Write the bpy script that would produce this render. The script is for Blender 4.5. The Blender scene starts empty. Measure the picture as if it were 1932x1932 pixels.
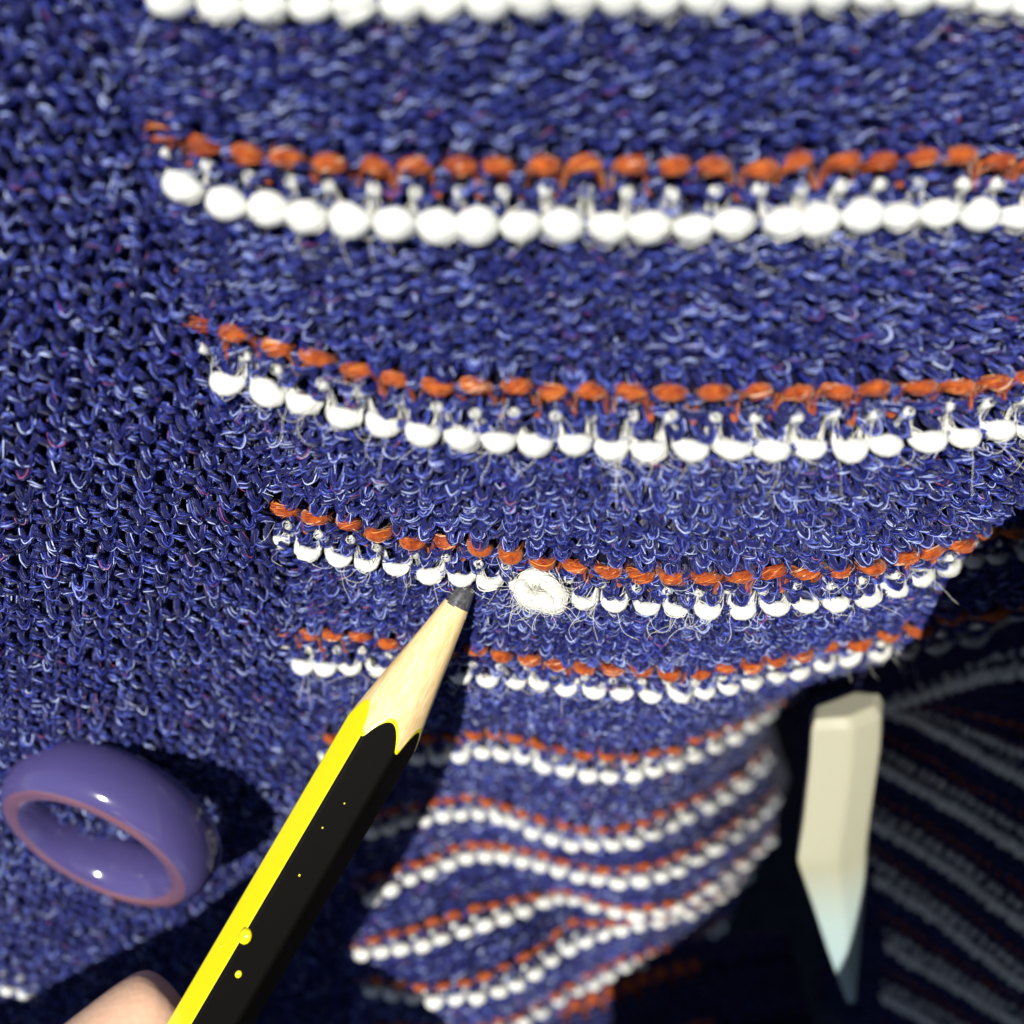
import bpy, bmesh, math, random
import numpy as np
from mathutils import Vector, Matrix

rng = np.random.default_rng(7)
random.seed(7)
sc = bpy.context.scene
sc.unit_settings.scale_length = 0.01          # 1 unit = 1 cm (a macro scene)

# ---------------------------------------------------------------- camera
H = 24.0          # camera height above the table, cm
FPX = 1856.0      # focal length in pixels of a 1932 px picture
cam_d = bpy.data.cameras.new('camera')
cam = bpy.data.objects.new('camera', cam_d)
sc.collection.objects.link(cam)
cam.location = (0, 0, H)
cam_d.sensor_width = 36
cam_d.lens = 36 * FPX / 1932
cam_d.clip_start = 0.05
cam_d.clip_end = 2000
cam_d.dof.use_dof = True
cam_d.dof.focus_distance = 9.0
cam_d.dof.aperture_fstop = cam_d.lens * 1e-3 / 0.22     # opening 0.22 cm wide
sc.camera = cam

# ---------------------------------------------------------------- light
SUN = Vector((0.21, 0.02, -1.0)).normalized()     # the way the light travels
world = bpy.data.worlds.new('World')
sc.world = world
world.use_nodes = True
nt = world.node_tree
sky = nt.nodes.new('ShaderNodeTexSky')
sky.sky_type = 'NISHITA'
sky.sun_disc = False
sky.sun_elevation = math.asin(-SUN.z)
sky.sun_rotation = math.atan2(-SUN.x, -SUN.y)
bg = nt.nodes['Background']
bg.inputs['Strength'].default_value = 0.055
nt.links.new(sky.outputs[0], bg.inputs['Color'])
sun_d = bpy.data.lights.new('sun', 'SUN')
sun_d.energy = 5.0
sun_d.angle = math.radians(0.5)
sun_d.color = (1.0, 0.96, 0.88)
sun = bpy.data.objects.new('sun', sun_d)
sun.rotation_euler = SUN.to_track_quat('-Z', 'Y').to_euler()
sun.location = (3, 10, 40)
sc.collection.objects.link(sun)
sc.view_settings.view_transform = 'Standard'
sc.view_settings.look = 'None'
sc.view_settings.exposure = 0.36
sc.view_settings.gamma = 1
sc.cycles.use_denoising = True
sc.cycles.max_bounces = 5
sc.cycles.diffuse_bounces = 3

# ---------------------------------------------------------------- helpers
COL = sc.collection
def cap(px, py, d):
    """picture measurement plus distance -> place in the scene (cm)"""
    return np.array([(px - 966) / FPX * d, (966 - py) / FPX * d, H - d])

def link(name, data, parent=None, mat=None, label=None, cat=None, group=None, kind=None):
    o = bpy.data.objects.new(name, data)
    COL.objects.link(o)
    if mat is not None:
        data.materials.append(mat)
    if parent is not None:
        o.parent = parent
    if label: o['label'] = label
    if cat: o['category'] = cat
    if group: o['group'] = group
    if kind: o['kind'] = kind
    return o

def mesh_np(name, V, F, smooth=True):
    """V (n,3), F (m,4) quads"""
    me = bpy.data.meshes.new(name)
    V = np.ascontiguousarray(V, dtype=np.float32); F = np.ascontiguousarray(F, dtype=np.int32)
    k = F.shape[1]
    me.vertices.add(len(V)); me.vertices.foreach_set('co', V.ravel())
    me.loops.add(F.size); me.loops.foreach_set('vertex_index', F.ravel())
    me.polygons.add(len(F))
    me.polygons.foreach_set('loop_start', np.arange(0, F.size, k, dtype=np.int32))
    me.polygons.foreach_set('loop_total', np.full(len(F), k, dtype=np.int32))
    me.update(calc_edges=True)
    if smooth:
        me.polygons.foreach_set('use_smooth', np.ones(len(F), dtype=bool))
    return me

def hair_np(name, P, R):
    """P (n,k,3) strands, R (n,k) radii"""
    n, k, _ = P.shape
    hc = bpy.data.hair_curves.new(name)
    hc.add_curves([k] * n)
    hc.attributes['position'].data.foreach_set('vector', np.ascontiguousarray(P, dtype=np.float32).ravel())
    ra = hc.attributes.get('radius') or hc.attributes.new('radius', 'FLOAT', 'POINT')
    ra.data.foreach_set('value', np.ascontiguousarray(R, dtype=np.float32).ravel())
    return hc

# ---------------------------------------------------------------- materials
def new_mat(name):
    m = bpy.data.materials.new(name); m.use_nodes = True
    return m, m.node_tree, m.node_tree.nodes['Principled BSDF']

def wool_core(name, c1, c2, rough=0.85, scale=14, bump=0.35, sheen=0.2, sheen_tint=(1, 1, 1)):
    m, t, b = new_mat(name)
    n = t.nodes.new('ShaderNodeTexNoise'); n.inputs['Scale'].default_value = scale; n.inputs['Detail'].default_value = 4
    tc = t.nodes.new('ShaderNodeTexCoord'); t.links.new(tc.outputs['Object'], n.inputs['Vector'])
    r = t.nodes.new('ShaderNodeValToRGB'); r.color_ramp.elements[0].color = (*c1, 1); r.color_ramp.elements[1].color = (*c2, 1)
    r.color_ramp.elements[0].position = .3; r.color_ramp.elements[1].position = .7
    t.links.new(n.outputs['Fac'], r.inputs[0]); t.links.new(r.outputs[0], b.inputs['Base Color'])
    n2 = t.nodes.new('ShaderNodeTexNoise'); n2.inputs['Scale'].default_value = 60; n2.inputs['Detail'].default_value = 3
    t.links.new(tc.outputs['Object'], n2.inputs['Vector'])
    bp = t.nodes.new('ShaderNodeBump'); bp.inputs['Strength'].default_value = bump; bp.inputs['Distance'].default_value = .02
    t.links.new(n2.outputs['Fac'], bp.inputs['Height']); t.links.new(bp.outputs[0], b.inputs['Normal'])
    b.inputs['Roughness'].default_value = rough
    b.inputs['Specular IOR Level'].default_value = .2
    b.inputs['Sheen Weight'].default_value = sheen
    b.inputs['Sheen Tint'].default_value = (*sheen_tint, 1)
    return m

def fibre_mat(name, stops, rough=0.36, spec=0.45):
    """strand colour differs from fibre to fibre, as dyed wool does; pale navy and orange strands paint in glints"""
    m, t, b = new_mat(name)
    ci = t.nodes.new('ShaderNodeHairInfo')
    r = t.nodes.new('ShaderNodeValToRGB')
    e = r.color_ramp.elements
    e[0].position, e[0].color = stops[0][0], (*stops[0][1], 1)
    e[1].position, e[1].color = stops[-1][0], (*stops[-1][1], 1)
    for p, c in stops[1:-1]:
        x = e.new(p); x.color = (*c, 1)
    t.links.new(ci.outputs['Random'], r.inputs[0]); t.links.new(r.outputs[0], b.inputs['Base Color'])
    b.inputs['Roughness'].default_value = rough
    b.inputs['Specular IOR Level'].default_value = spec
    return m

M_navy = wool_core('navy_wool', (.003, .004, .045), (.010, .013, .12))
M_navyF = fibre_mat('navy_fibre', [(0, (.002, .003, .035)), (.50, (.005, .008, .11)), (.68, (.028, .038, .34)),
                                   (.86, (.10, .15, .60)), (.98, (.60, .70, .98)), (.985, (.16, .03, .16)), (1, (.40, .08, .12))])  # pale blue stops paint in the sparkle of lit fibres
M_white = wool_core('white_wool', (.66, .68, .64), (.80, .80, .74), bump=.5, sheen=.1)
M_whiteF = fibre_mat('white_fibre', [(0, (.6, .6, .5)), (1, (.9, .9, .84))], rough=.5)
M_orange = wool_core('orange_wool', (.17, .016, .003), (.48, .105, .012), bump=.5)
M_orangeF = fibre_mat('orange_fibre', [(0, (.16, .014, .004)), (.6, (.42, .07, .01)), (.9, (.80, .28, .05)), (1, (.95, .8, .6))])  # light gold stops paint in highlights on the orange yarn
M_back = wool_core('navy_gap_shade', (.003, .003, .018), (.006, .006, .03), bump=.2, sheen=0)  # near-black navy: shade of the loop gaps put into the colour

# ---------------------------------------------------------------- knitted surfaces
def catmull(xs, Y, x):
    """cubic through (xs, Y) at x; xs increasing, Y (n,k)"""
    xs = np.asarray(xs, float); Y = np.asarray(Y, float)
    m = np.empty_like(Y)
    dx = np.diff(xs)[:, None]; s = np.diff(Y, axis=0) / dx
    m[1:-1] = (s[:-1] * dx[1:] + s[1:] * dx[:-1]) / (dx[1:] + dx[:-1])
    m[0] = s[0]; m[-1] = s[-1]
    i = np.clip(np.searchsorted(xs, x) - 1, 0, len(xs) - 2)
    h = (xs[i + 1] - xs[i]); t = ((x - xs[i]) / h)[:, None]; h = h[:, None]
    ext = (t < 0) | (t > 1)
    r = ((2*t**3 - 3*t**2 + 1) * Y[i] + (t**3 - 2*t**2 + t) * h * m[i] + (-2*t**3 + 3*t**2) * Y[i+1] + (t**3 - t**2) * h * m[i+1])
    lin = np.where(t < 0, Y[i] + m[i] * h * t, Y[i+1] + m[i+1] * h * (t - 1))
    return np.where(ext, lin, r)

class GridSurf:
    """smooth sheet through traced stripe lines; u counts stitches, v counts rows"""
    def __init__(s, lines, u0, u1, du=.5, dv=1.0):
        vs = sorted(lines)
        U = np.arange(u0, u1 + 1e-6, du)
        rows = []
        for v in vs:
            c = np.array(lines[v], float)
            W = np.array([cap(*q[1:]) for q in c])
            rows.append(catmull(c[:, 0], W, U))
        rows = np.array(rows)                                # (nv, nu, 3)
        V = np.arange(vs[0], vs[-1] + 1e-6, dv)
        G = np.stack([catmull(np.array(vs, float), rows[:, j], V) for j in range(len(U))], 1)
        s.G, s.u0, s.v0, s.du, s.dv = G, u0, vs[0], du, dv
        for _ in range(2):                                   # gentle smoothing
            g = s.G.copy(); g[1:-1] = (s.G[:-2] + 2*s.G[1:-1] + s.G[2:]) / 4
            h = g.copy(); h[:, 1:-1] = (g[:, :-2] + 2*g[:, 1:-1] + g[:, 2:]) / 4
            s.G = h
    def P(s, u, v):
        a = (np.asarray(v, float) - s.v0) / s.dv; b = (np.asarray(u, float) - s.u0) / s.du
        i = np.clip(np.floor(a).astype(int), 0, s.G.shape[0] - 2); j = np.clip(np.floor(b).astype(int), 0, s.G.shape[1] - 2)
        a = (a - i)[..., None]; b = (b - j)[..., None]
        G = s.G
        return (G[i, j]*(1-a)*(1-b) + G[i+1, j]*a*(1-b) + G[i, j+1]*(1-a)*b + G[i+1, j+1]*a*b)
    def N(s, u, v):
        e = .6
        tu = s.P(u + e, v) - s.P(u - e, v); tv = s.P(u, v + e) - s.P(u, v - e)
        n = np.cross(tv, tu)
        return n / (np.linalg.norm(n, axis=-1, keepdims=True) + 1e-9)

class FieldSurf:
    """sheet given as a height field in place coordinates, rows turned by an angle"""
    def __init__(s, pts, ang, w, rp):
        A = np.array([cap(*p) for p in pts]); s.w, s.rp = w, rp
        s.c, s.s_ = math.cos(ang), math.sin(ang)
        s.K = np.linalg.lstsq(s.basis(A[:, 0], A[:, 1]), A[:, 2], rcond=None)[0]
    def basis(s, x, y):
        x = x / 5; y = y / 7
        return np.stack([np.ones_like(x), x, y, x*x, x*y, y*y, y**3, x*y*y, y**4], -1)
    def xy(s, u, v):
        a = np.asarray(u) * s.w; b = -np.asarray(v) * s.rp
        bend = .035 * (b + 2) * np.abs(b + 2) * .35
        return a * s.c + b * s.s_ , -a * s.s_ + b * s.c
    def P(s, u, v):
        x, y = s.xy(u, v)
        return np.stack([x, y, s.basis(x, y) @ s.K], -1)
    def N(s, u, v):
        e = .3
        tu = s.P(u + e, v) - s.P(u - e, v); tv = s.P(u, v + e) - s.P(u, v - e)
        n = np.cross(tv, tu)
        return n / (np.linalg.norm(n, axis=-1, keepdims=True) + 1e-9)

def smooth_noise(x, seed, amp=1.0):
    """value noise along x"""
    r = np.random.default_rng(seed).normal(size=4096)
    i = np.floor(x).astype(int); f = x - i; f = f*f*(3 - 2*f)
    return amp * (r[i % 4096] * (1 - f) + r[(i + 1) % 4096] * f)

def yarn_path(S, row, u, w, h=.75, a=.10, d=.38, seed=0, flip=1, sink=1., head=1., flat=0, sign_flat=-1, shift=0., wob=1., ks=1., wide=.138):
    """centre line of one knitted row: heads and sinkers stand towards the viewer"""
    t = 2 * np.pi * u
    jit = smooth_noise(u * 2 + 17, seed, .075 * wob)
    jv = smooth_noise(u * 2.3 + 57, seed + 1, .17 * wob)
    uu = u + a * np.sin(2 * t) + jit + (wide * sign_flat * np.sin(t) if flat else 0)
    hd = np.cos(t)
    if flat: 
        m = hd * sign_flat > 0
        hd = np.where(m, np.sign(hd) * np.abs(hd) ** flat, hd)
    vv = row - h * hd + jv + shift
    c2 = np.cos(2 * t)
    cc = np.cos(t)
    if flat:
        c2 = 2 * np.abs(cc) ** .4 - 1
        c2 = np.where(c2 < 0, c2 * 2.2, c2)
        cc = np.sign(cc) * np.abs(cc) ** .4
    z = d * w * c2 * flip + w * .09 * wob * smooth_noise(u * 3 + 5, seed + 2)
    z = z + np.where(hd > 0, (head - 1) * cc**2, (sink - 1) * cc**2) * w * .25
    return S.P(uu / ks, vv) + S.N(uu / ks, vv) * z[..., None]

def frames(S, P, u, row, ks=1.):
    T = np.gradient(P, axis=0); T /= np.linalg.norm(T, axis=1, keepdims=True) + 1e-9
    N = S.N(u / ks, np.full_like(u, row))
    B = np.cross(T, N); B /= np.linalg.norm(B, axis=1, keepdims=True) + 1e-9
    N2 = np.cross(B, T)
    return T, B, N2

def tube(P, B, N, R, s, sides=8, lobes=3, depth=.10, twist=8.0):
    """yarn tube with the grooves of its plies"""
    n = len(P)
    ph = np.linspace(0, 2*np.pi, sides, endpoint=False)
    PH = ph[None, :]; rr = R[:, None] * (1 + depth * np.cos(lobes * PH - twist * s[:, None]))
    V = P[:, None, :] + rr[..., None] * (np.cos(PH)[..., None] * B[:, None, :] + np.sin(PH)[..., None] * N[:, None, :])
    i = np.arange(n - 1)[:, None]; j = np.arange(sides)[None, :]; j2 = (j + 1) % sides
    F = np.stack([i*sides + j, (i+1)*sides + j, (i+1)*sides + j2, i*sides + j2], -1).reshape(-1, 4)
    return V.reshape(-1, 3), F

def fibres_on(S, row, ua, ub, w, r, per, thick, path_kw, seed, length=1.0, k=6, twist=8., rprof=None, fuzz=.4):
    """loose wool fibres wound round the yarn of a row"""
    g = np.random.default_rng(seed)
    n = max(1, int((ub - ua) * per))
    st = g.uniform(ua - .3, ub - .4, n); L = length * g.uniform(.5, 1.4, n)
    q = np.linspace(0, 1, k)
    U = st[:, None] + L[:, None] * q[None, :]
    P = yarn_path(S, row, U.ravel(), w, **path_kw)
    eps = .02
    Pa = yarn_path(S, row, U.ravel() + eps, w, **path_kw)
    T = Pa - P; T /= np.linalg.norm(T, axis=1, keepdims=True) + 1e-9
    N = S.N(U.ravel() / path_kw.get('ks', 1.), np.full(U.size, float(row)))
    B = np.cross(T, N); B /= np.linalg.norm(B, axis=1, keepdims=True) + 1e-9
    N2 = np.cross(B, T)
    ph = g.uniform(0, 2*np.pi, n)[:, None] + twist * (U - st[:, None]) * g.uniform(.4, 1.5, n)[:, None] + g.normal(0, .5, n)[:, None] * 3 * q[None, :] + g.normal(0, .12, (n, k)).cumsum(1)
    rho = g.uniform(.72, 1.08, n)[:, None] + fuzz * np.abs(g.normal(size=n))[:, None] * (np.abs(2*q - 1)[None, :] ** 3) + g.normal(0, .05, (n, k))
    rr = (r if rprof is None else r * rprof(U.ravel()).reshape(n, k)) * rho
    P = P.reshape(n, k, 3) + rr[..., None] * (np.cos(ph)[..., None] * B.reshape(n, k, 3) + np.sin(ph)[..., None] * N2.reshape(n, k, 3))
    R = thick * g.uniform(.6, 1.3, n)[:, None] * (1 - .6 * np.abs(2*q - 1)[None, :] ** 4)
    if rprof is not None: R = R * np.clip(rprof(U.ravel()).reshape(n, k) * 1.2 - .15, .05, 1)
    return P, R

# ---------------------------------------------------------------- the sweater
sweater = link('knitted_sweater', None, label='navy wool sweater with thin orange and white stripes, draped in soft folds under everything', cat='sweater')
sweater.empty_display_size = 1

# striped panel, traced stripe by stripe: (stitch, px, py, distance)
LA = {
 -13: [(-1, 300, -420, 6.3), (4, 640, -400, 6.0), (10, 1120, -420, 5.9), (16, 1580, -430, 6.0), (21, 1960, -400, 6.3), (27, 2380, -380, 7.0)],
 0: [(-1, 220, -10, 6.55), (0, 300, 2, 6.5), (4, 640, 18, 6.35), (8, 960, 2, 6.25), (13, 1360, -2, 6.3), (18, 1740, 0, 6.5), (21, 1950, 18, 6.8), (27, 2350, 70, 7.7)],
 13: [(-1, 250, 300, 7.1), (0, 325, 332, 7.0), (1.2, 420, 365, 6.95), (2.5, 520, 387, 6.9), (5, 710, 413, 6.8), (8.5, 985, 418, 6.8), (11, 1180, 422, 6.8), (14, 1420, 420, 6.85), (16.5, 1610, 406, 6.95), (19, 1790, 402, 7.1), (21.2, 1945, 406, 7.4), (27, 2300, 440, 8.4)],
 26: [(-1, 340, 672, 8.1), (0, 412, 700, 8.0), (1.3, 500, 713, 7.9), (2.7, 600, 750, 7.8), (5.5, 800, 800, 7.7), (8.3, 1000, 821, 7.65), (10.5, 1150, 829, 7.65), (13.2, 1350, 832, 7.7), (15.2, 1500, 832, 7.8), (18, 1700, 820, 7.95), (21.5, 1935, 797, 8.4), (27, 2260, 800, 9.4)],
 39: [(-1, 445, 965, 9.8), (0, 500, 998, 9.7), (2.1, 620, 1030, 9.6), (4.2, 740, 1052, 9.5), (6.1, 850, 1070, 9.45), (8, 960, 1084, 9.4), (10.5, 1100, 1118, 9.4), (12.2, 1200, 1128, 9.4), (14.8, 1350, 1136, 9.45), (17.3, 1500, 1126, 9.55), (19.8, 1640, 1108, 9.8), (21.6, 1735, 1078, 10.2), (23, 1800, 1045, 10.7), (25, 1900, 1035, 11.3), (27, 2010, 1030, 12)],
 52: [(-1, 500, 1222, 11.0), (0, 550, 1236, 11.0), (2, 640, 1241, 10.9), (4, 740, 1250, 10.85), (6.5, 870, 1264, 10.8), (8.5, 970, 1268, 10.75), (11, 1095, 1285, 10.75), (13, 1200, 1295, 10.8), (15.4, 1320, 1290, 10.95), (17.5, 1410, 1270, 11.3), (19.5, 1500, 1248, 11.8), (21.5, 1600, 1226, 12.2), (23.5, 1710, 1212, 12.6), (25.5, 1830, 1190, 13), (27, 1960, 1160, 13.4)],
 65: [(-1, 560, 1400, 12.5), (0, 600, 1410, 12.6), (3, 720, 1414, 12.8), (6, 850, 1412, 13.0), (8.5, 950, 1404, 13.1), (10.3, 1020, 1428, 13.1), (12.2, 1100, 1444, 13.0), (14.8, 1200, 1447, 13.0), (16.6, 1270, 1428, 13.1), (18.2, 1330, 1402, 13.3), (19.9, 1390, 1370, 13.7), (21.3, 1432, 1345, 14.4), (22.5, 1450, 1335, 15.6), (24, 1446, 1340, 18), (27, 1440, 1350, 22)],
 78: [(-1, 600, 1550, 13.9), (0, 640, 1560, 14.0), (4.5, 800, 1532, 14.4), (8, 920, 1524, 14.8), (10.2, 1000, 1552, 14.9), (12, 1060, 1576, 14.8), (13.6, 1120, 1583, 14.7), (15.3, 1180, 1580, 14.6), (17, 1240, 1558, 14.6), (18.8, 1300, 1530, 14.8), (21, 1380, 1490, 15.3), (22.6, 1430, 1445, 16.2), (23.6, 1446, 1430, 17.8), (27, 1440, 1430, 23)],
 91: [(-1, 650, 1705, 14.4), (0, 680, 1692, 14.5), (3.3, 800, 1642, 15.0), (5.5, 880, 1612, 15.3), (7.7, 960, 1610, 15.3), (10, 1040, 1626, 15.1), (12.2, 1120, 1646, 15.0), (14.4, 1200, 1655, 14.9), (16.4, 1270, 1641, 15.0), (18.4, 1340, 1602, 15.3), (20.8, 1420, 1545, 16.2), (22.3, 1450, 1515, 17.6), (27, 1440, 1510, 23)],
 104: [(-1, 632, 1796, 14.8), (0, 668, 1793, 14.8), (3.5, 800, 1783, 14.7), (6.2, 900, 1752, 14.8), (8.5, 980, 1718, 15.4), (10.3, 1050, 1684, 16.2), (11.8, 1100, 1694, 15.8), (14.2, 1190, 1716, 15.2), (16.5, 1270, 1702, 15.2), (18.7, 1340, 1662, 15.6), (20.6, 1400, 1622, 16.4), (22, 1440, 1585, 17.6), (27, 1430, 1580, 23)],
 117: [(-1, 655, 1865, 15.0), (0, 690, 1855, 14.9), (2.4, 780, 1872, 14.6), (5, 880, 1872, 14.5), (7.2, 960, 1850, 14.6), (8.8, 1010, 1822, 15), (10, 1050, 1792, 15.4), (12.3, 1130, 1752, 15.6), (14.4, 1200, 1732, 15.5), (16, 1250, 1722, 15.8), (18.4, 1320, 1700, 16.4), (20.3, 1370, 1670, 17.3), (22, 1400, 1650, 18.6), (27, 1390, 1640, 23)],
 130: [(-1, 655, 1960, 15.6), (0, 690, 1950, 15.6), (3, 800, 1940, 15.4), (6, 900, 1945, 15.8), (9, 1000, 1905, 16.8), (12, 1100, 1850, 17.6), (15, 1190, 1810, 18), (18, 1270, 1790, 18.6), (22, 1360, 1740, 20), (27, 1350, 1720, 23)],
 143: [(-1, 650, 2040, 17), (6, 890, 2020, 18), (12, 1080, 1920, 19.5), (18, 1250, 1860, 20.5), (22, 1340, 1800, 21.5), (27, 1340, 1790, 23)],
}
for v in LA:                                   # the lower folds roll away on their right side
    if v >= 60: LA[v] = [(u, x, y, d + .13 * max(0, u - 14) ** 1.65) for u, x, y, d in LA[v]]
SA = GridSurf(LA, -1, 27)
WA, RA = .30, .047

BOUND = np.array([(-450, 300), (5, 300), (330, 325), (695, 413), (995, 500), (1235, 550), (1410, 600), (1560, 640), (1690, 690), (1850, 690), (2200, 700)], float)
def to_px(P):
    d = H - P[..., 2]
    return 966 + P[..., 0] / d * FPX, 966 - P[..., 1] / d * FPX

def build_row(S, row, ua, ub, w, r, name='knit_row', core=M_navy, fib=M_navyF, per=20, thick=.0048, seg=16, sides=8, seed=0, kw=None, label=None, fib_len=.30):
    kw = dict(seed=seed, **(kw or {}))
    u = np.linspace(ua, ub, int((ub - ua) * seg) + 1)
    P = yarn_path(S, row, u, w, **kw)
    T, B, N = frames(S, P, u, row, kw.get('ks', 1.))
    R = r * (1 + smooth_noise(u * 5, seed + 3, .07))
    V, F = tube(P, B, N, R * .92, u, sides)
    o = link(name, mesh_np(name, V, F), sweater, core, label=label)
    if per:
        Pf, Rf = fibres_on(S, row, ua, ub, w, r, per, thick, kw, seed + 11, length=fib_len)
        f = link('fibres', hair_np('fibres', Pf, Rf), o, fib, kind='stuff')
    return o

WBIG = 1.6
def stripe(S, row, ua, ub, w, r, kind, seed=0, per=14, seg=18, sides=10, split=True, shift=0.):
    """coloured row: the standing part of every loop is thick, the other arc is small"""
    white = kind == 'white'
    core, fib = (M_white, M_whiteF) if white else (M_orange, M_orangeF)
    if white: kw = dict(seed=seed, sink=1.6, head=1.2, a=.035, d=.28, h=1.0, flat=.12, sign_flat=-1, shift=shift, wob=.6)
    else:     kw = dict(seed=seed, sink=.6, head=1.5, a=.035, d=.28, h=.9, flat=.2, sign_flat=1, shift=shift, wob=.8)
    def prof(u):
        c = np.cos(2*np.pi*u)
        big, small = (WBIG, .10) if white else (1.2, .12)
        tick = .8 if white else .35
        s_ = -c if white else c
        q = np.clip((s_ - .05) / .95, 0, 1) ** .75
        back = tick * np.clip((-s_ - .35) / .5, 0, 1) ** .6          # the small arc seen above or below
        return np.maximum(small + (big - small) * q, back)
    # stitches run from one small arc to the next, so every bead is whole
    off = 0.0 if white else .5
    Pf, Rf = fibres_on(S, row, ua, ub, w, r, per, .0042, kw, seed + 11, length=.7, rprof=prof, fuzz=.35)
    part = link(kind + '_stripe', hair_np(kind + '_stripe', Pf, Rf), sweater, fib)
    s0 = math.floor(ua) + off
    segs = [(a, a + 1) for a in np.arange(s0, ub - .5, 1.0)] if split else [(ua, ub)]
    for a, b in segs:
        n = int((b - a) * seg) + 1
        u = np.linspace(a, b, n)
        P = yarn_path(S, row, u, w, **kw)
        T, B, N = frames(S, P, u, row)
        g = 1 + .12 * rng.normal() if split else 1.
        R = r * prof(u) * (1 + (g - 1) * np.sin(np.pi * (u - a) / (b - a))**2)
        V, F = tube(P, B, N, R, u, sides, depth=.07, twist=6)
        link(kind + '_stitch', mesh_np(kind + '_stitch', V, F), part, core)
    return part

ROW_WHITE = list(range(0, 131, 13))
ROW_ORANGE = [v - 3 for v in ROW_WHITE[1:]]
for v in range(-6, 138):
    near = v < 58
    ub = 26 if v < 55 else 24
    sd = 1000 + v * 37
    if v in ROW_WHITE:
        WBIG = {0: 2.6, 13: 2.5, 26: 2.0, 39: 1.6, 52: 1.6}.get(v, 1.85)
        stripe(SA, v, 0, ub, WA, RA, 'white', sd, per=16 if near else 8, shift=-1.0)
    elif v in ROW_ORANGE:
        stripe(SA, v, 0, ub, WA, RA, 'orange', sd, per=60 if near else 10, shift=.5)
    else:
        KS = 1.2
        build_row(SA, v, -.6 * KS, ub * KS, WA / KS, .033, per=62 if near else 22, thick=.0040 if near else .0065, seg=10, sides=6, seed=sd, kw=dict(shift=-.4, ks=KS, wob=.75))

# plain panel on the left
LP = [(-300, -200, 7.3), (-100, -200, 6.9), (300, -250, 6.2), (0, 0, 6.6), (300, 5, 6.55), (-300, 300, 7.4), (0, 300, 7.2), (325, 330, 7.12), (-300, 700, 7.6),
      (0, 700, 7.3), (413, 695, 8.12), (-300, 1000, 7.6), (0, 1000, 7.9), (250, 1000, 8.8), (500, 995, 9.85), (0, 1300, 10.2), (300, 1300, 11.2), (550, 1235, 11.15),
      (-200, 1600, 12.6), (100, 1600, 12.6), (400, 1600, 12.9), (600, 1410, 12.7), (690, 1600, 14), (0, 1900, 13.8), (400, 1900, 14.4), (690, 1850, 15.1), (-200, 2100, 14.4), (600, 2100, 15.6), (200, 2100, 14.6)]
WP, RPP, RL = .21, .140, .032
SP = FieldSurf([(a, b, c + .02) for a, b, c in LP], math.radians(24), WP, RPP)
for v in range(-60, 118):
    u = np.arange(-76, 76) + .5
    P = SP.P(u, np.full(u.shape, float(v)))
    px, py = to_px(P)
    ok = (px > -190) & (py > -160) & (py < 2110) & (px < np.interp(py, BOUND[:, 0], BOUND[:, 1]) + 26)
    idx = np.where(ok)[0]
    if len(idx) < 2: continue
    ua, ub = u[idx[0]] - .5, u[idx[-1]] + .5
    build_row(SP, v, ua, ub, WP, RL, per=38, thick=.0048, seg=10, sides=6, seed=9000 + v * 31, kw=dict(h=.8), fib_len=.34)

# end of a white stripe low on the plain panel
UU, VV = np.meshgrid(np.arange(-76, 76, .5), np.arange(35, 116, 1.))
qx, qy = to_px(SP.P(UU, VV)); k = np.argmin((qx - 85)**2 + (qy - 1880)**2)
WBIG = 1.5
for du, dv in ((0, 0), (-1, 7)):
    stripe(SP, int(VV.ravel()[k]) + dv, UU.ravel()[k] - 9 + du, UU.ravel()[k] + du, WP, RL * 1.3, 'white', 777 + dv, per=10, shift=-1.)

# shaded wall of the fold on the right
LB = {
 -8: [(0, 1500, 1330, 16.5), (8, 1700, 1240, 14.5), (16, 1932, 1120, 12.8), (26, 2250, 1050, 11.5)],
  0: [(0, 1500, 1365, 17.2), (8, 1690, 1310, 15.6), (14, 1830, 1262, 14.4), (20, 1932, 1236, 13.6), (26, 2200, 1200, 12)],
  8: [(0, 1540, 1300, 18.0), (10, 1740, 1345, 16), (15, 1830, 1387, 15), (21, 1932, 1441, 14), (30, 2100, 1535, 12.6)],
 16: [(0, 1500, 1340, 18.4), (8, 1665, 1427, 16.6), (15, 1800, 1500, 15.4), (22, 1932, 1580, 14.2), (30, 2100, 1690, 12.8)],
 24: [(0, 1500, 1440, 18.6), (8, 1650, 1530, 16.9), (15, 1800, 1621, 15.6), (22, 1932, 1718, 14.4), (30, 2090, 1830, 13)],
 32: [(0, 1520, 1550, 18.7), (8, 1675, 1645, 17.0), (15, 1810, 1740, 15.8), (22, 1932, 1833, 14.6), (30, 2080, 1940, 13.2)],
 40: [(0, 1540, 1690, 18.9), (8, 1700, 1778, 17.2), (15, 1830, 1855, 16.1), (22, 1950, 1925, 15.0), (30, 2080, 2010, 13.6)],
 48: [(0, 1540, 1800, 19), (8, 1690, 1870, 17.5), (15, 1810, 1935, 16.5), (22, 1920, 2000, 15.4), (30, 2050, 2080, 14)],
 56: [(0, 1530, 1900, 19), (8, 1680, 1970, 17.8), (15, 1790, 2040, 17), (22, 1890, 2100, 15.8), (30, 2020, 2160, 14.4)],
}
SB = GridSurf(LB, 0, 30)
WBIG = 1.5
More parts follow.
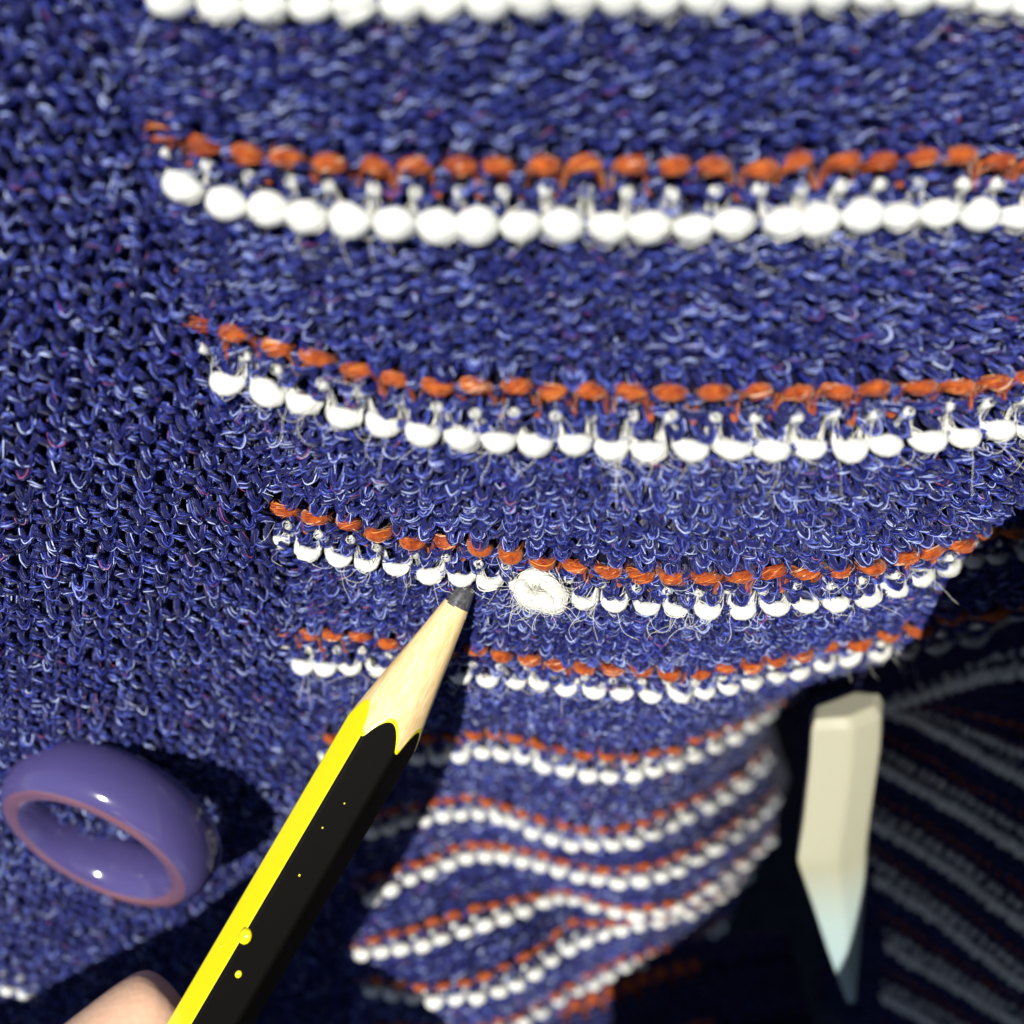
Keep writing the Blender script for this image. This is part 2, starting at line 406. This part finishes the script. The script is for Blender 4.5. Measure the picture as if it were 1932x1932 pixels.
for v in range(-7, 56):
    sd = 20000 + v * 13
    if v % 8 == 0 and v >= 0:
        stripe(SB, v, 7, 29, .26, .085, 'white', sd, per=4, seg=8, sides=6, split=False)
    elif v % 8 == 6 and v > 0:
        stripe(SB, v, 7, 29, .26, .022, 'orange', sd, per=4, seg=8, sides=6, split=False)
    else:
        build_row(SB, v, 1, 29, .26, .05, per=0, thick=.008, seg=8, sides=6, seed=sd)

# lowest fold, deep in shade, with the patch of orange
LD = {
  0: [(0, 700, 1790, 18), (12, 1100, 1790, 18.5), (24, 1500, 1760, 19)],
 10: [(0, 700, 1960, 18), (12, 1120, 1900, 18), (16, 1250, 1850, 18.2), (24, 1500, 1800, 18.8)],
 20: [(0, 700, 2120, 17.6), (12, 1150, 2040, 17.6), (24, 1550, 1960, 18.4)],
 30: [(0, 700, 2300, 17.6), (12, 1150, 2250, 17.6), (24, 1600, 2160, 18.4)],
}
SD = GridSurf(LD, 0, 24)
for v in range(1, 29):
    if v in (9, 10, 17, 18):
        stripe(SD, v, 7 if v > 15 else 10, 18, .3, .055, 'orange', 30000 + v, per=4, seg=8, sides=6, split=False)
    else:
        build_row(SD, v, .5, 23.5, .3, .055, per=0, thick=.008, seg=8, sides=6, seed=30000 + v * 7)

# added dark sheet behind each panel, painting the shade between the loops
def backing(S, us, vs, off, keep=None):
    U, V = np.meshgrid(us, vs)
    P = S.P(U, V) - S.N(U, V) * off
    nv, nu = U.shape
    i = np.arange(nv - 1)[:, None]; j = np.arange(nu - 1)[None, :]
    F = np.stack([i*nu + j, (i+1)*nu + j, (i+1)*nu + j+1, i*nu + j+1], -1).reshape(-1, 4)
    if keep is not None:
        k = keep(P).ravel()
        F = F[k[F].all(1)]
    link('gap_shade_sheet', mesh_np('gap_shade_sheet', P.reshape(-1, 3), F), sweater, M_back)
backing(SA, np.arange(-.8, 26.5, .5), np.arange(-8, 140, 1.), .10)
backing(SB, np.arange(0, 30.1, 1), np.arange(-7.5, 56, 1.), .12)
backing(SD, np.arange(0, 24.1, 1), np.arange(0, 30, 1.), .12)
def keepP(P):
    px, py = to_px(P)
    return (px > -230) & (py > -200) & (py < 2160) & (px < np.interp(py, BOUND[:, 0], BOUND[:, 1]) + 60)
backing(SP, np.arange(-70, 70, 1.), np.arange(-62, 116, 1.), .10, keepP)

# added fold, unseen right of and below the view, to throw the deep shade
def added_shade_fold():
    edge = [(5.2, .5), (4.2, -.4), (3.7, -1.6), (3.42, -3.2), (3.35, -5.0), (3.1, -6.6), (2.4, -7.9), (.8, -8.3), (-.8, -8.7)]
    outer = [(9, 1), (8.6, -1), (8.4, -4), (8.4, -7), (8.4, -10), (8, -12), (6, -14), (2, -14), (-1, -13)]
    t = np.arange(len(edge), dtype=float); tt = np.linspace(0, len(edge) - 1, 60)
    E = catmull(t, np.array(edge, float), tt); O = catmull(t, np.array(outer, float), tt)
    q = np.linspace(0, 1, 24)
    XY = E[:, None, :] * (1 - q[None, :, None]) + O[:, None, :] * q[None, :, None]
    Z = H - 5.4 + .5 * np.sin(q * 3.1)[None, :] * 1.6 - 7.0 * q[None, :]**2 - .5 * np.exp(-q * 30)[None, :]
    Z = Z - 2.5 * np.exp(-np.arange(60) / 6.)[:, None] + .15 * np.sin(XY[..., 0] * 1.3 + XY[..., 1])
    Vt = np.concatenate([XY, Z[..., None]], -1)
    Vb = Vt.copy(); Vb[..., 2] -= .35
    n, m = 60, 24
    i = np.arange(n - 1)[:, None]; j = np.arange(m - 1)[None, :]
    F = np.stack([i*m + j, i*m + j+1, (i+1)*m + j+1, (i+1)*m + j], -1).reshape(-1, 4)
    F2 = F[:, ::-1] + n*m
    ii = np.arange(n - 1); rim = np.stack([ii*m, (ii+1)*m, (ii+1)*m + n*m, ii*m + n*m], -1)
    return np.concatenate([Vt.reshape(-1, 3), Vb.reshape(-1, 3)]), np.concatenate([F, F2, rim])
V, F = added_shade_fold()
link('added_shade_fold', mesh_np('added_shade_fold', V, F), sweater, M_navy)

# ---------------------------------------------------------------- pilled loop of white wool
def pill():
    c = cap(1022, 1112, 9.05)
    t = np.linspace(0, 2*np.pi * 1.9, 90)
    R0 = .125 + .02 * np.sin(t * 1.3)
    P = np.stack([c[0] + R0 * 1.25 * np.cos(t + 2.2), c[1] + R0 * .82 * np.sin(t + 2.2) - .10 * (np.cos(t + 2.2) > 0) * np.cos(t + 2.2) * .9, c[2] + .03 * np.sin(t * .6) - .02 * t / 6], 1)
    T = np.gradient(P, axis=0); T /= np.linalg.norm(T, axis=1, keepdims=True)
    N = np.tile([0, 0, 1.], (len(P), 1)); B = np.cross(T, N); B /= np.linalg.norm(B, axis=1, keepdims=True)
    N = np.cross(B, T)
    R = .072 * (1 + .15 * np.sin(t * .9 + 1)) * np.clip(np.sin(np.linspace(0, np.pi, 90)) * 6, .15, 1)
    V, F = tube(P, B, N, R, t, 14, depth=.08, twist=3)
    o = link('pilled_loop', mesh_np('pilled_loop', V, F), sweater, M_white, label='fuzzy pulled loop of white wool beside the pencil tip')
    # halo of fibres
    g = np.random.default_rng(5); n, k = 260, 16
    i0 = g.integers(0, 70, n); Ps = np.empty((n, k, 3))
    for a in range(n):
        idx = np.clip(i0[a] + np.arange(k), 0, 89)
        ph = g.uniform(0, 6.3) + np.linspace(0, g.uniform(-3, 3), k)
        rr = R[idx] * (g.uniform(.95, 1.12) + np.abs(g.normal()) * .35 * np.linspace(0, 1, k)**2)
        Ps[a] = P[idx] + rr[:, None] * (np.cos(ph)[:, None] * B[idx] + np.sin(ph)[:, None] * N[idx])
    link('fibres', hair_np('fibres', Ps, np.full((n, k), .0020)), o, M_whiteF, kind='stuff')
    return P, R
PP, PR = pill()

# ---------------------------------------------------------------- stray fibres standing off the stripes
def strays(starts, dirs, mat, lo, hi, thick, seed, curl=1.0):
    g = np.random.default_rng(seed); n = len(starts); k = 22
    L = g.uniform(lo, hi, n) ** 1.0
    P = np.empty((n, k, 3)); P[:, 0] = starts
    d = dirs / np.linalg.norm(dirs, axis=1, keepdims=True)
    ax = g.normal(size=(n, 3)); ax /= np.linalg.norm(ax, axis=1, keepdims=True)
    w = g.normal(0, .14, n) * curl
    for i in range(1, k):
        w = np.clip(w + g.normal(0, .05, n) * curl, -.24, .24)
        d = d + np.cross(ax, d) * w[:, None] + g.normal(0, .03, (n, 3)); d /= np.linalg.norm(d, axis=1, keepdims=True)
        P[:, i] = P[:, i-1] + d * (L / k)[:, None]
    R = np.full((n, k), thick); R[:, -3:] *= .6
    return P, R
g = np.random.default_rng(3)
S0, D0 = [], []
for v, cnt in [(0, 40), (13, 70), (26, 80), (39, 80), (52, 40), (36, 15), (23, 20)]:
    u = g.uniform(.2, 25, cnt)
    if v == 39: u[:30] = g.uniform(2, 17, 30)
    vv = v + g.uniform(.0, 1.0, cnt)
    N = SA.N(u, vv); P = SA.P(u, vv) + N * .10
    S0.append(P); D0.append(N * .35 + g.normal(0, .6, (cnt, 3)) + np.array([0, -.55, 0]))
Ps, Rs = strays(np.concatenate(S0), np.concatenate(D0), M_whiteF, .10, .5, .0017, 4, 1.5)
link('stray_fibres', hair_np('stray_fibres', Ps, Rs), sweater, M_whiteF, kind='stuff')
ii = g.integers(5, 85, 90)
st = PP[ii] + g.normal(0, .04, (90, 3)); dr = (st - PP.mean(0)) * np.array([1, 1, .4]) + g.normal(0, .06, (90, 3)) + np.array([.02, -.06, 0.03])
Ps, Rs = strays(st, dr, M_whiteF, .10, .42, .0016, 6, 1.3)
link('stray_fibres', hair_np('stray_fibres', Ps, Rs), sweater, M_whiteF, kind='stuff')
# navy fuzz all over the panel
n = 4200
u = g.uniform(0, 25, n); v = g.uniform(-4, 60, n)
N = SA.N(u, v); P = SA.P(u, v) + N * .07
Ps, Rs = strays(P, N * .25 + g.normal(0, 1, (n, 3)), M_navyF, .05, .18, .0018, 8, 1.6)
link('stray_fibres', hair_np('stray_fibres', Ps, Rs), sweater, M_navyF, kind='stuff')

# ---------------------------------------------------------------- pencil
def smat(name, col, rough=.35, spec=.5, coat=0., sub=0., noise=None):
    m, t, b = new_mat(name)
    b.inputs['Base Color'].default_value = (*col, 1); b.inputs['Roughness'].default_value = rough
    b.inputs['Specular IOR Level'].default_value = spec; b.inputs['Coat Weight'].default_value = coat
    b.inputs['Coat Roughness'].default_value = .08
    if sub:
        b.inputs['Subsurface Weight'].default_value = sub
        b.inputs['Subsurface Radius'].default_value = (1, .6, .4); b.inputs['Subsurface Scale'].default_value = .15
    if noise:
        c2, sc_, stretch = noise
        tc = t.nodes.new('ShaderNodeTexCoord'); mp = t.nodes.new('ShaderNodeMapping'); mp.inputs['Scale'].default_value = stretch
        n = t.nodes.new('ShaderNodeTexNoise'); n.inputs['Scale'].default_value = sc_; n.inputs['Detail'].default_value = 6
        r = t.nodes.new('ShaderNodeValToRGB'); r.color_ramp.elements[0].color = (*col, 1); r.color_ramp.elements[1].color = (*c2, 1)
        r.color_ramp.elements[0].position = .35; r.color_ramp.elements[1].position = .68
        t.links.new(tc.outputs['Object'], mp.inputs[0]); t.links.new(mp.outputs[0], n.inputs['Vector'])
        t.links.new(n.outputs['Fac'], r.inputs[0]); t.links.new(r.outputs[0], b.inputs['Base Color'])
        bp = t.nodes.new('ShaderNodeBump'); bp.inputs['Strength'].default_value = .25; bp.inputs['Distance'].default_value = .01
        t.links.new(n.outputs['Fac'], bp.inputs['Height']); t.links.new(bp.outputs[0], b.inputs['Normal'])
    return m
M_yellow = smat('yellow_paint', (.78, .68, .006), .22, .5, .6)
M_black = smat('black_paint', (.0035, .003, .0025), .5, .03)
M_wood = smat('cedar_wood', (.74, .50, .22), .6, .3, noise=((.90, .70, .38), 5, (7, 7, .8)))
M_lead = smat('graphite', (.035, .035, .04), .32, .8, noise=((.12, .12, .13), 30, (1, 1, 1)))

tip = Vector(cap(882, 1108, 9.5))
far = Vector(cap(372, 1975, 9.6))
axis = (far - tip).normalized()
Lp = 17.0
pencil = link('pencil', None, label='sharpened hexagonal pencil striped yellow and black, its tip against the knit', cat='pencil')
z = axis
toc = (Vector((0, 0, H)) - tip); 
xax = (toc - z * toc.dot(z)).normalized()        # towards the viewer
yax = z.cross(xax)
Mx = Matrix((xax, yax, z)).transposed().to_4x4(); Mx.translation = tip
pencil.matrix_world = Mx
RC, Rflat = .375, .325
ROT = math.radians(-6)
CONE_L, R0c = 1.62, .095
def hexr(th):
    a = (th - ROT + math.pi/6) % (math.pi/3) - math.pi/6
    return min(Rflat / math.cos(a), RC * .975)
def pencil_parts():
    nt_, th = 144, [2*math.pi*i/144 for i in range(144)]
    # where the cone meets each face
    slope = (RC * .975 - R0c) / CONE_L
    sb = [(hexr(t) - R0c) / slope for t in th]
    # wood: from lead to the scalloped edge
    V, F = [], []
    K = 40
    for k in range(K + 1):
        for i, t in enumerate(th):
            s = .20 + (sb[i] - .20) * k / K
            r = R0c + slope * s
            r *= 1 + .006 * math.sin(t * 9 + s * 5)
            V.append((r * math.cos(t), r * math.sin(t), s))
    for k in range(K):
        for i in range(nt_):
            j = (i + 1) % nt_
            F.append((k*nt_ + i, k*nt_ + j, (k+1)*nt_ + j, (k+1)*nt_ + i))
    link('wooden_point', mesh_np('wooden_point', np.array(V), np.array(F)), pencil, M_wood)
    # lead, blunt and rounded
    V, F = [], []
    prof = [(0.0, -.035), (.045, -.03), (.075, -.01), (.092, .03), (.102, .08), (R0c + slope * .21, .215)]
    for r, s in prof:
        for t in th: V.append((r * math.cos(t) * (1 + .05*math.sin(3*t)), r * math.sin(t), s + .02*math.cos(t)*(r < .09)))
    for k in range(len(prof) - 1):
        for i in range(nt_):
            j = (i + 1) % nt_
            F.append((k*nt_ + i, k*nt_ + j, (k+1)*nt_ + j, (k+1)*nt_ + i))
    link('lead', mesh_np('lead', np.array(V), np.array(F)), pencil, M_lead)
    # painted body, with a yellow rim along the cut
    stops = [0, .02, .045, .5, 3, 8, Lp]
    V, F, mi = [], [], []
    for k, e in enumerate(stops):
        for i, t in enumerate(th):
            s = sb[i] + e if k < 3 else max(sb[i] + .05, CONE_L + e)
            r = hexr(t) + (.003 if k else 0)
            V.append((r * math.cos(t), r * math.sin(t), s))
    for k in range(len(stops) - 1):
        for i in range(nt_):
            j = (i + 1) % nt_
            F.append((k*nt_ + i, k*nt_ + j, (k+1)*nt_ + j, (k+1)*nt_ + i))
            a = (th[i] + math.pi/144 - ROT + math.pi/6) % (2*math.pi)
            face = int(a // (math.pi/3))
            mi.append(1 if (face % 3 != YF and k >= 2) else 0)
    o = link('painted_body', mesh_np('painted_body', np.array(V), np.array(F), smooth=False), pencil, M_yellow)
    o.data.materials.append(M_black); o.data.polygons.foreach_set('material_index', mi)
    # drops of yellow paint on the black faces
    for (ang, s, q) in [(22, 3.85, .07), (2, 4.2, .035), (15, 5.35, .04), (62, 4.15, .02), (-2, 3.1, .012), (5, 2.6, .010), (-6, 2.3, .009)]:
        t = math.radians(ang) * PSIGN; r = hexr(t)
        bm = bmesh.new(); bmesh.ops.create_icosphere(bm, subdivisions=2, radius=q)
        bmesh.ops.scale(bm, vec=(.6, 1, 1.2), verts=bm.verts)
        bmesh.ops.rotate(bm, cent=(0, 0, 0), matrix=Matrix.Rotation(t, 3, 'Z'), verts=bm.verts)
        bmesh.ops.translate(bm, vec=(r * math.cos(t), r * math.sin(t), s), verts=bm.verts)
        me = bpy.data.meshes.new('paint_drop'); bm.to_mesh(me); bm.free()
        for p in me.polygons: p.use_smooth = True
        link('paint_drop', me, pencil, M_yellow)
YF, PSIGN = 1, 1
pencil_parts()

# ---------------------------------------------------------------- ring
def ring():
    m, t, b = new_mat('purple_resin')
    b.inputs['Base Color'].default_value = (.20, .15, .46, 1); b.inputs['Roughness'].default_value = .12
    b.inputs['Coat Weight'].default_value = .5; b.inputs['Subsurface Weight'].default_value = .35
    b.inputs['Subsurface Radius'].default_value = (1, .5, .9); b.inputs['Subsurface Scale'].default_value = .12
    lw = t.nodes.new('ShaderNodeTexNoise'); lw.inputs['Scale'].default_value = .8
    r = t.nodes.new('ShaderNodeValToRGB'); r.color_ramp.elements[0].color = (.055, .050, .17, 1); r.color_ramp.elements[1].color = (.085, .068, .21, 1)
    tc = t.nodes.new('ShaderNodeTexCoord'); t.links.new(tc.outputs['Object'], lw.inputs['Vector']); t.links.new(lw.outputs['Fac'], r.inputs[0]); t.links.new(r.outputs[0], b.inputs['Base Color'])
    m2 = m.copy(); m2.name = 'rim_painted_glow'; [n for n in m2.node_tree.nodes if n.type == 'TEX_NOISE'][0].inputs['Scale'].default_value = .55
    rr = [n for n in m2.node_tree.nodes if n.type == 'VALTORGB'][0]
    rr.color_ramp.elements[0].color = (.075, .055, .18, 1); rr.color_ramp.elements[1].color = (.26, .11, .09, 1)  # warm end of the ramp paints a glow onto the rim
    R, hw, th = 1.06, .38, .27
    na, nb = 96, 28
    def loop(frac0, frac1, nb):
        V, F = [], []
        for i in range(na):
            A = 2*math.pi*i/na
            for j in range(nb + 1):
                q = frac0 + (frac1 - frac0) * j / nb
                B = 2*math.pi*q
                c, s = math.cos(B), math.sin(B)
                x = th * math.copysign(abs(c)**.95, c); y = hw * math.copysign(abs(s)**.95, s)
                V.append(((R + x) * math.cos(A), (R + x) * math.sin(A), y))
        w = nb + 1
        for i in range(na):
            i2 = (i + 1) % na
            for j in range(nb): F.append((i*w + j, i2*w + j, i2*w + j+1, i*w + j+1))
        return mesh_np('ring', np.array(V), np.array(F))
    o = link('ring', None, label='glossy purple resin ring with a warm glow painted on its rim, standing on the navy knit', cat='ring')
    link('band', loop(.30, 1.20, nb * 2), o, m)
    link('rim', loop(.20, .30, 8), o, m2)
    return o
rg = ring()
c = Vector(cap(212, 1556, 11.6))
# ring axis points towards the lower left front
ax = Vector((-.27, -.60, .68)).normalized()
rg.matrix_world = Matrix.Translation(c) @ ax.to_track_quat('Z', 'Y').to_matrix().to_4x4()

# ---------------------------------------------------------------- cream spike
def spike():
    m, t, b = new_mat('cream_horn')
    tc = t.nodes.new('ShaderNodeTexCoord'); sx = t.nodes.new('ShaderNodeSeparateXYZ'); t.links.new(tc.outputs['Object'], sx.inputs[0])
    mr = t.nodes.new('ShaderNodeMapRange'); mr.inputs[1].default_value = 0; mr.inputs[2].default_value = 4.2; t.links.new(sx.outputs['Z'], mr.inputs[0])
    r = t.nodes.new('ShaderNodeValToRGB'); e = r.color_ramp.elements
    e[0].position = .0; e[0].color = (.36, .50, .54, 1); e[1].position = .9; e[1].color = (.40, .39, .29, 1)
    x = e.new(.35); x.color = (.38, .48, .46, 1); x = e.new(.55); x.color = (.38, .38, .28, 1)
    t.links.new(mr.outputs[0], r.inputs[0]); t.links.new(r.outputs[0], b.inputs['Base Color'])
    b.inputs['Roughness'].default_value = .45; b.inputs['Subsurface Weight'].default_value = .3; b.inputs['Subsurface Scale'].default_value = .1
    # sections: height along the axis, half width, half depth, sideways shift
    sec = [(0, -4, 6, .05), (1.0, -28, 14, .14), (1.7, -43, 20, .2), (2.45, -60, 23, .24), (2.95, -52, 28, .25), (3.65, -44, 37, .25), (4.05, -41, 38, .24), (4.16, -37, 33, .18)]
    bm = bmesh.new(); rings = []
    for z, l, r_, d in sec:
        x0, x1 = -r_ * .0136, -l * .0136; w_ = x1 - x0
        pts = [(x0, 0), (x0 + w_ * .22, d), (x0 + w_ * .62, d * 1.1), (x1, d * .2), (x0 + w_ * .8, -d), (x0 + w_ * .2, -d)]
        rings.append([bm.verts.new((p[0], p[1], z)) for p in pts])
    for k in range(len(rings) - 1):
        for i in range(6):
            j = (i + 1) % 6; bm.faces.new((rings[k][i], rings[k][j], rings[k+1][j], rings[k+1][i]))
    bm.faces.new(rings[0][::-1]); bm.faces.new(rings[-1])
    bmesh.ops.recalc_face_normals(bm, faces=bm.faces)
    cl = bm.edges.layers.float.new('crease_edge')
    for e_ in bm.edges: e_[cl] = .55
    me = bpy.data.meshes.new('faceted_spike'); bm.to_mesh(me); bm.free()
    for p in me.polygons: p.use_smooth = True
    o = link('faceted_spike', me, None, m, label='pale cream faceted spike, pointed end down, in the dark fold right of the stripes', cat='spike')
    sm = o.modifiers.new('soft', 'SUBSURF'); sm.levels = 3; sm.render_levels = 3
    return o
sp = spike()
p0 = Vector(cap(1604, 1888, 14.6)); p1 = Vector(cap(1600, 1330, 12.6))
zz = (p1 - p0).normalized(); yy = Vector((0.25, .2, 1)); yy = (yy - zz * yy.dot(zz)).normalized(); xx = yy.cross(zz)
Ms = Matrix((xx, yy, zz)).transposed().to_4x4(); Ms.translation = p0
s_ = (p1 - p0).length / 4.16
sp.matrix_world = Ms @ Matrix.Diagonal((1.08, 1.08, s_, 1))

# ---------------------------------------------------------------- hand
def skin_mat():
    m, t, b = new_mat('skin')
    n = t.nodes.new('ShaderNodeTexNoise'); n.inputs['Scale'].default_value = 2.5; n.inputs['Detail'].default_value = 5
    r = t.nodes.new('ShaderNodeValToRGB'); r.color_ramp.elements[0].color = (.66, .38, .25, 1); r.color_ramp.elements[1].color = (.80, .53, .37, 1)
    tc = t.nodes.new('ShaderNodeTexCoord'); t.links.new(tc.outputs['Object'], n.inputs['Vector']); t.links.new(n.outputs['Fac'], r.inputs[0]); t.links.new(r.outputs[0], b.inputs['Base Color'])
    n2 = t.nodes.new('ShaderNodeTexVoronoi'); n2.inputs['Scale'].default_value = 14; t.links.new(tc.outputs['Object'], n2.inputs['Vector'])
    bp = t.nodes.new('ShaderNodeBump'); bp.inputs['Strength'].default_value = .15; bp.inputs['Distance'].default_value = .02
    t.links.new(n2.outputs['Distance'], bp.inputs['Height']); t.links.new(bp.outputs[0], b.inputs['Normal'])
    b.inputs['Roughness'].default_value = .5; b.inputs['Subsurface Weight'].default_value = .25
    b.inputs['Subsurface Radius'].default_value = (1, .35, .2); b.inputs['Subsurface Scale'].default_value = .2
    return m
def hand():
    def at(px, py, d): return Vector(cap(px, py, d))
    # palm and wrist chain, then five fingers; all one skin
    J = {}
    V, E, R = [], [], []
    def add(p, r, prev=None):
        V.append(tuple(p)); R.append(r)
        if prev is not None: E.append((prev, len(V) - 1))
        return len(V) - 1
    pal = add(Vector((-6.6, -7.2, H - 6.5)), 1.6)
    wr = add(Vector((-7.6, -10.6, H - 5.2)), 1.9, pal)
    add(Vector((-9.6, -15.0, H - 4.0)), 2.3, wr)
    base = pencil.matrix_world
    def along(s, side, up): return base @ Vector((up, side, s))
        # index finger: lies along the pencil from the left
    k = add(at(-160, 2370, 8.6), .85, pal); k = add(at(50, 2150, 9.5), .72, k); k = add(at(215, 1990, 9.9), .60, k); k = add(at(300, 1900, 10.1), .50, k); add(at(335, 1868, 10.2), .36, k)
    # thumb
    k = add(Vector((-3.6, -8.0, H - 5.0)), 1.0, pal); k = add(along(8.4, -1 * 1.0, .2), .85, k); add(along(7.2, -1 * .95, -.1), .62, k)
    # middle, ring, little fingers curled below
    for a in range(3):
        k = add(Vector((-6.2 - .9 * a, -7.2 - .2 * a, H - 7.2 - .5 * a)), .8, pal)
        k = add(Vector((-5.7 - .9 * a, -7.0 - .2 * a, H - 8.6 - .5 * a)), .68, k)
        add(Vector((-5.0 - .8 * a, -7.8 - .2 * a, H - 9.4 - .4 * a)), .58, k)
    me = bpy.data.meshes.new('person'); me.from_pydata(V, E, [])
    o = link('person', me, None, skin_mat(), label='hand reaching in from the lower left corner, holding the pencil', cat='person')
    md = o.modifiers.new('skin', 'SKIN'); md.use_smooth_shade = True
    for i, sv in enumerate(me.skin_vertices[0].data):
        sv.radius = (R[i], R[i]); sv.use_root = (i == 0)
    o.modifiers.new('sub', 'SUBSURF').levels = 3; o.modifiers['sub'].render_levels = 3
    return o
SIDE = 1
hand()

# ---------------------------------------------------------------- table below
bm = bmesh.new(); bmesh.ops.create_grid(bm, x_segments=2, y_segments=2, size=300)
me = bpy.data.meshes.new('ground'); bm.to_mesh(me); bm.free()
gr = link('ground', me, None, smat('dark_cloth', (.01, .01, .014), .9, .1, noise=((.02, .02, .03), 3, (1, 1, 1))), kind='structure')
gr.location.z = H - 24
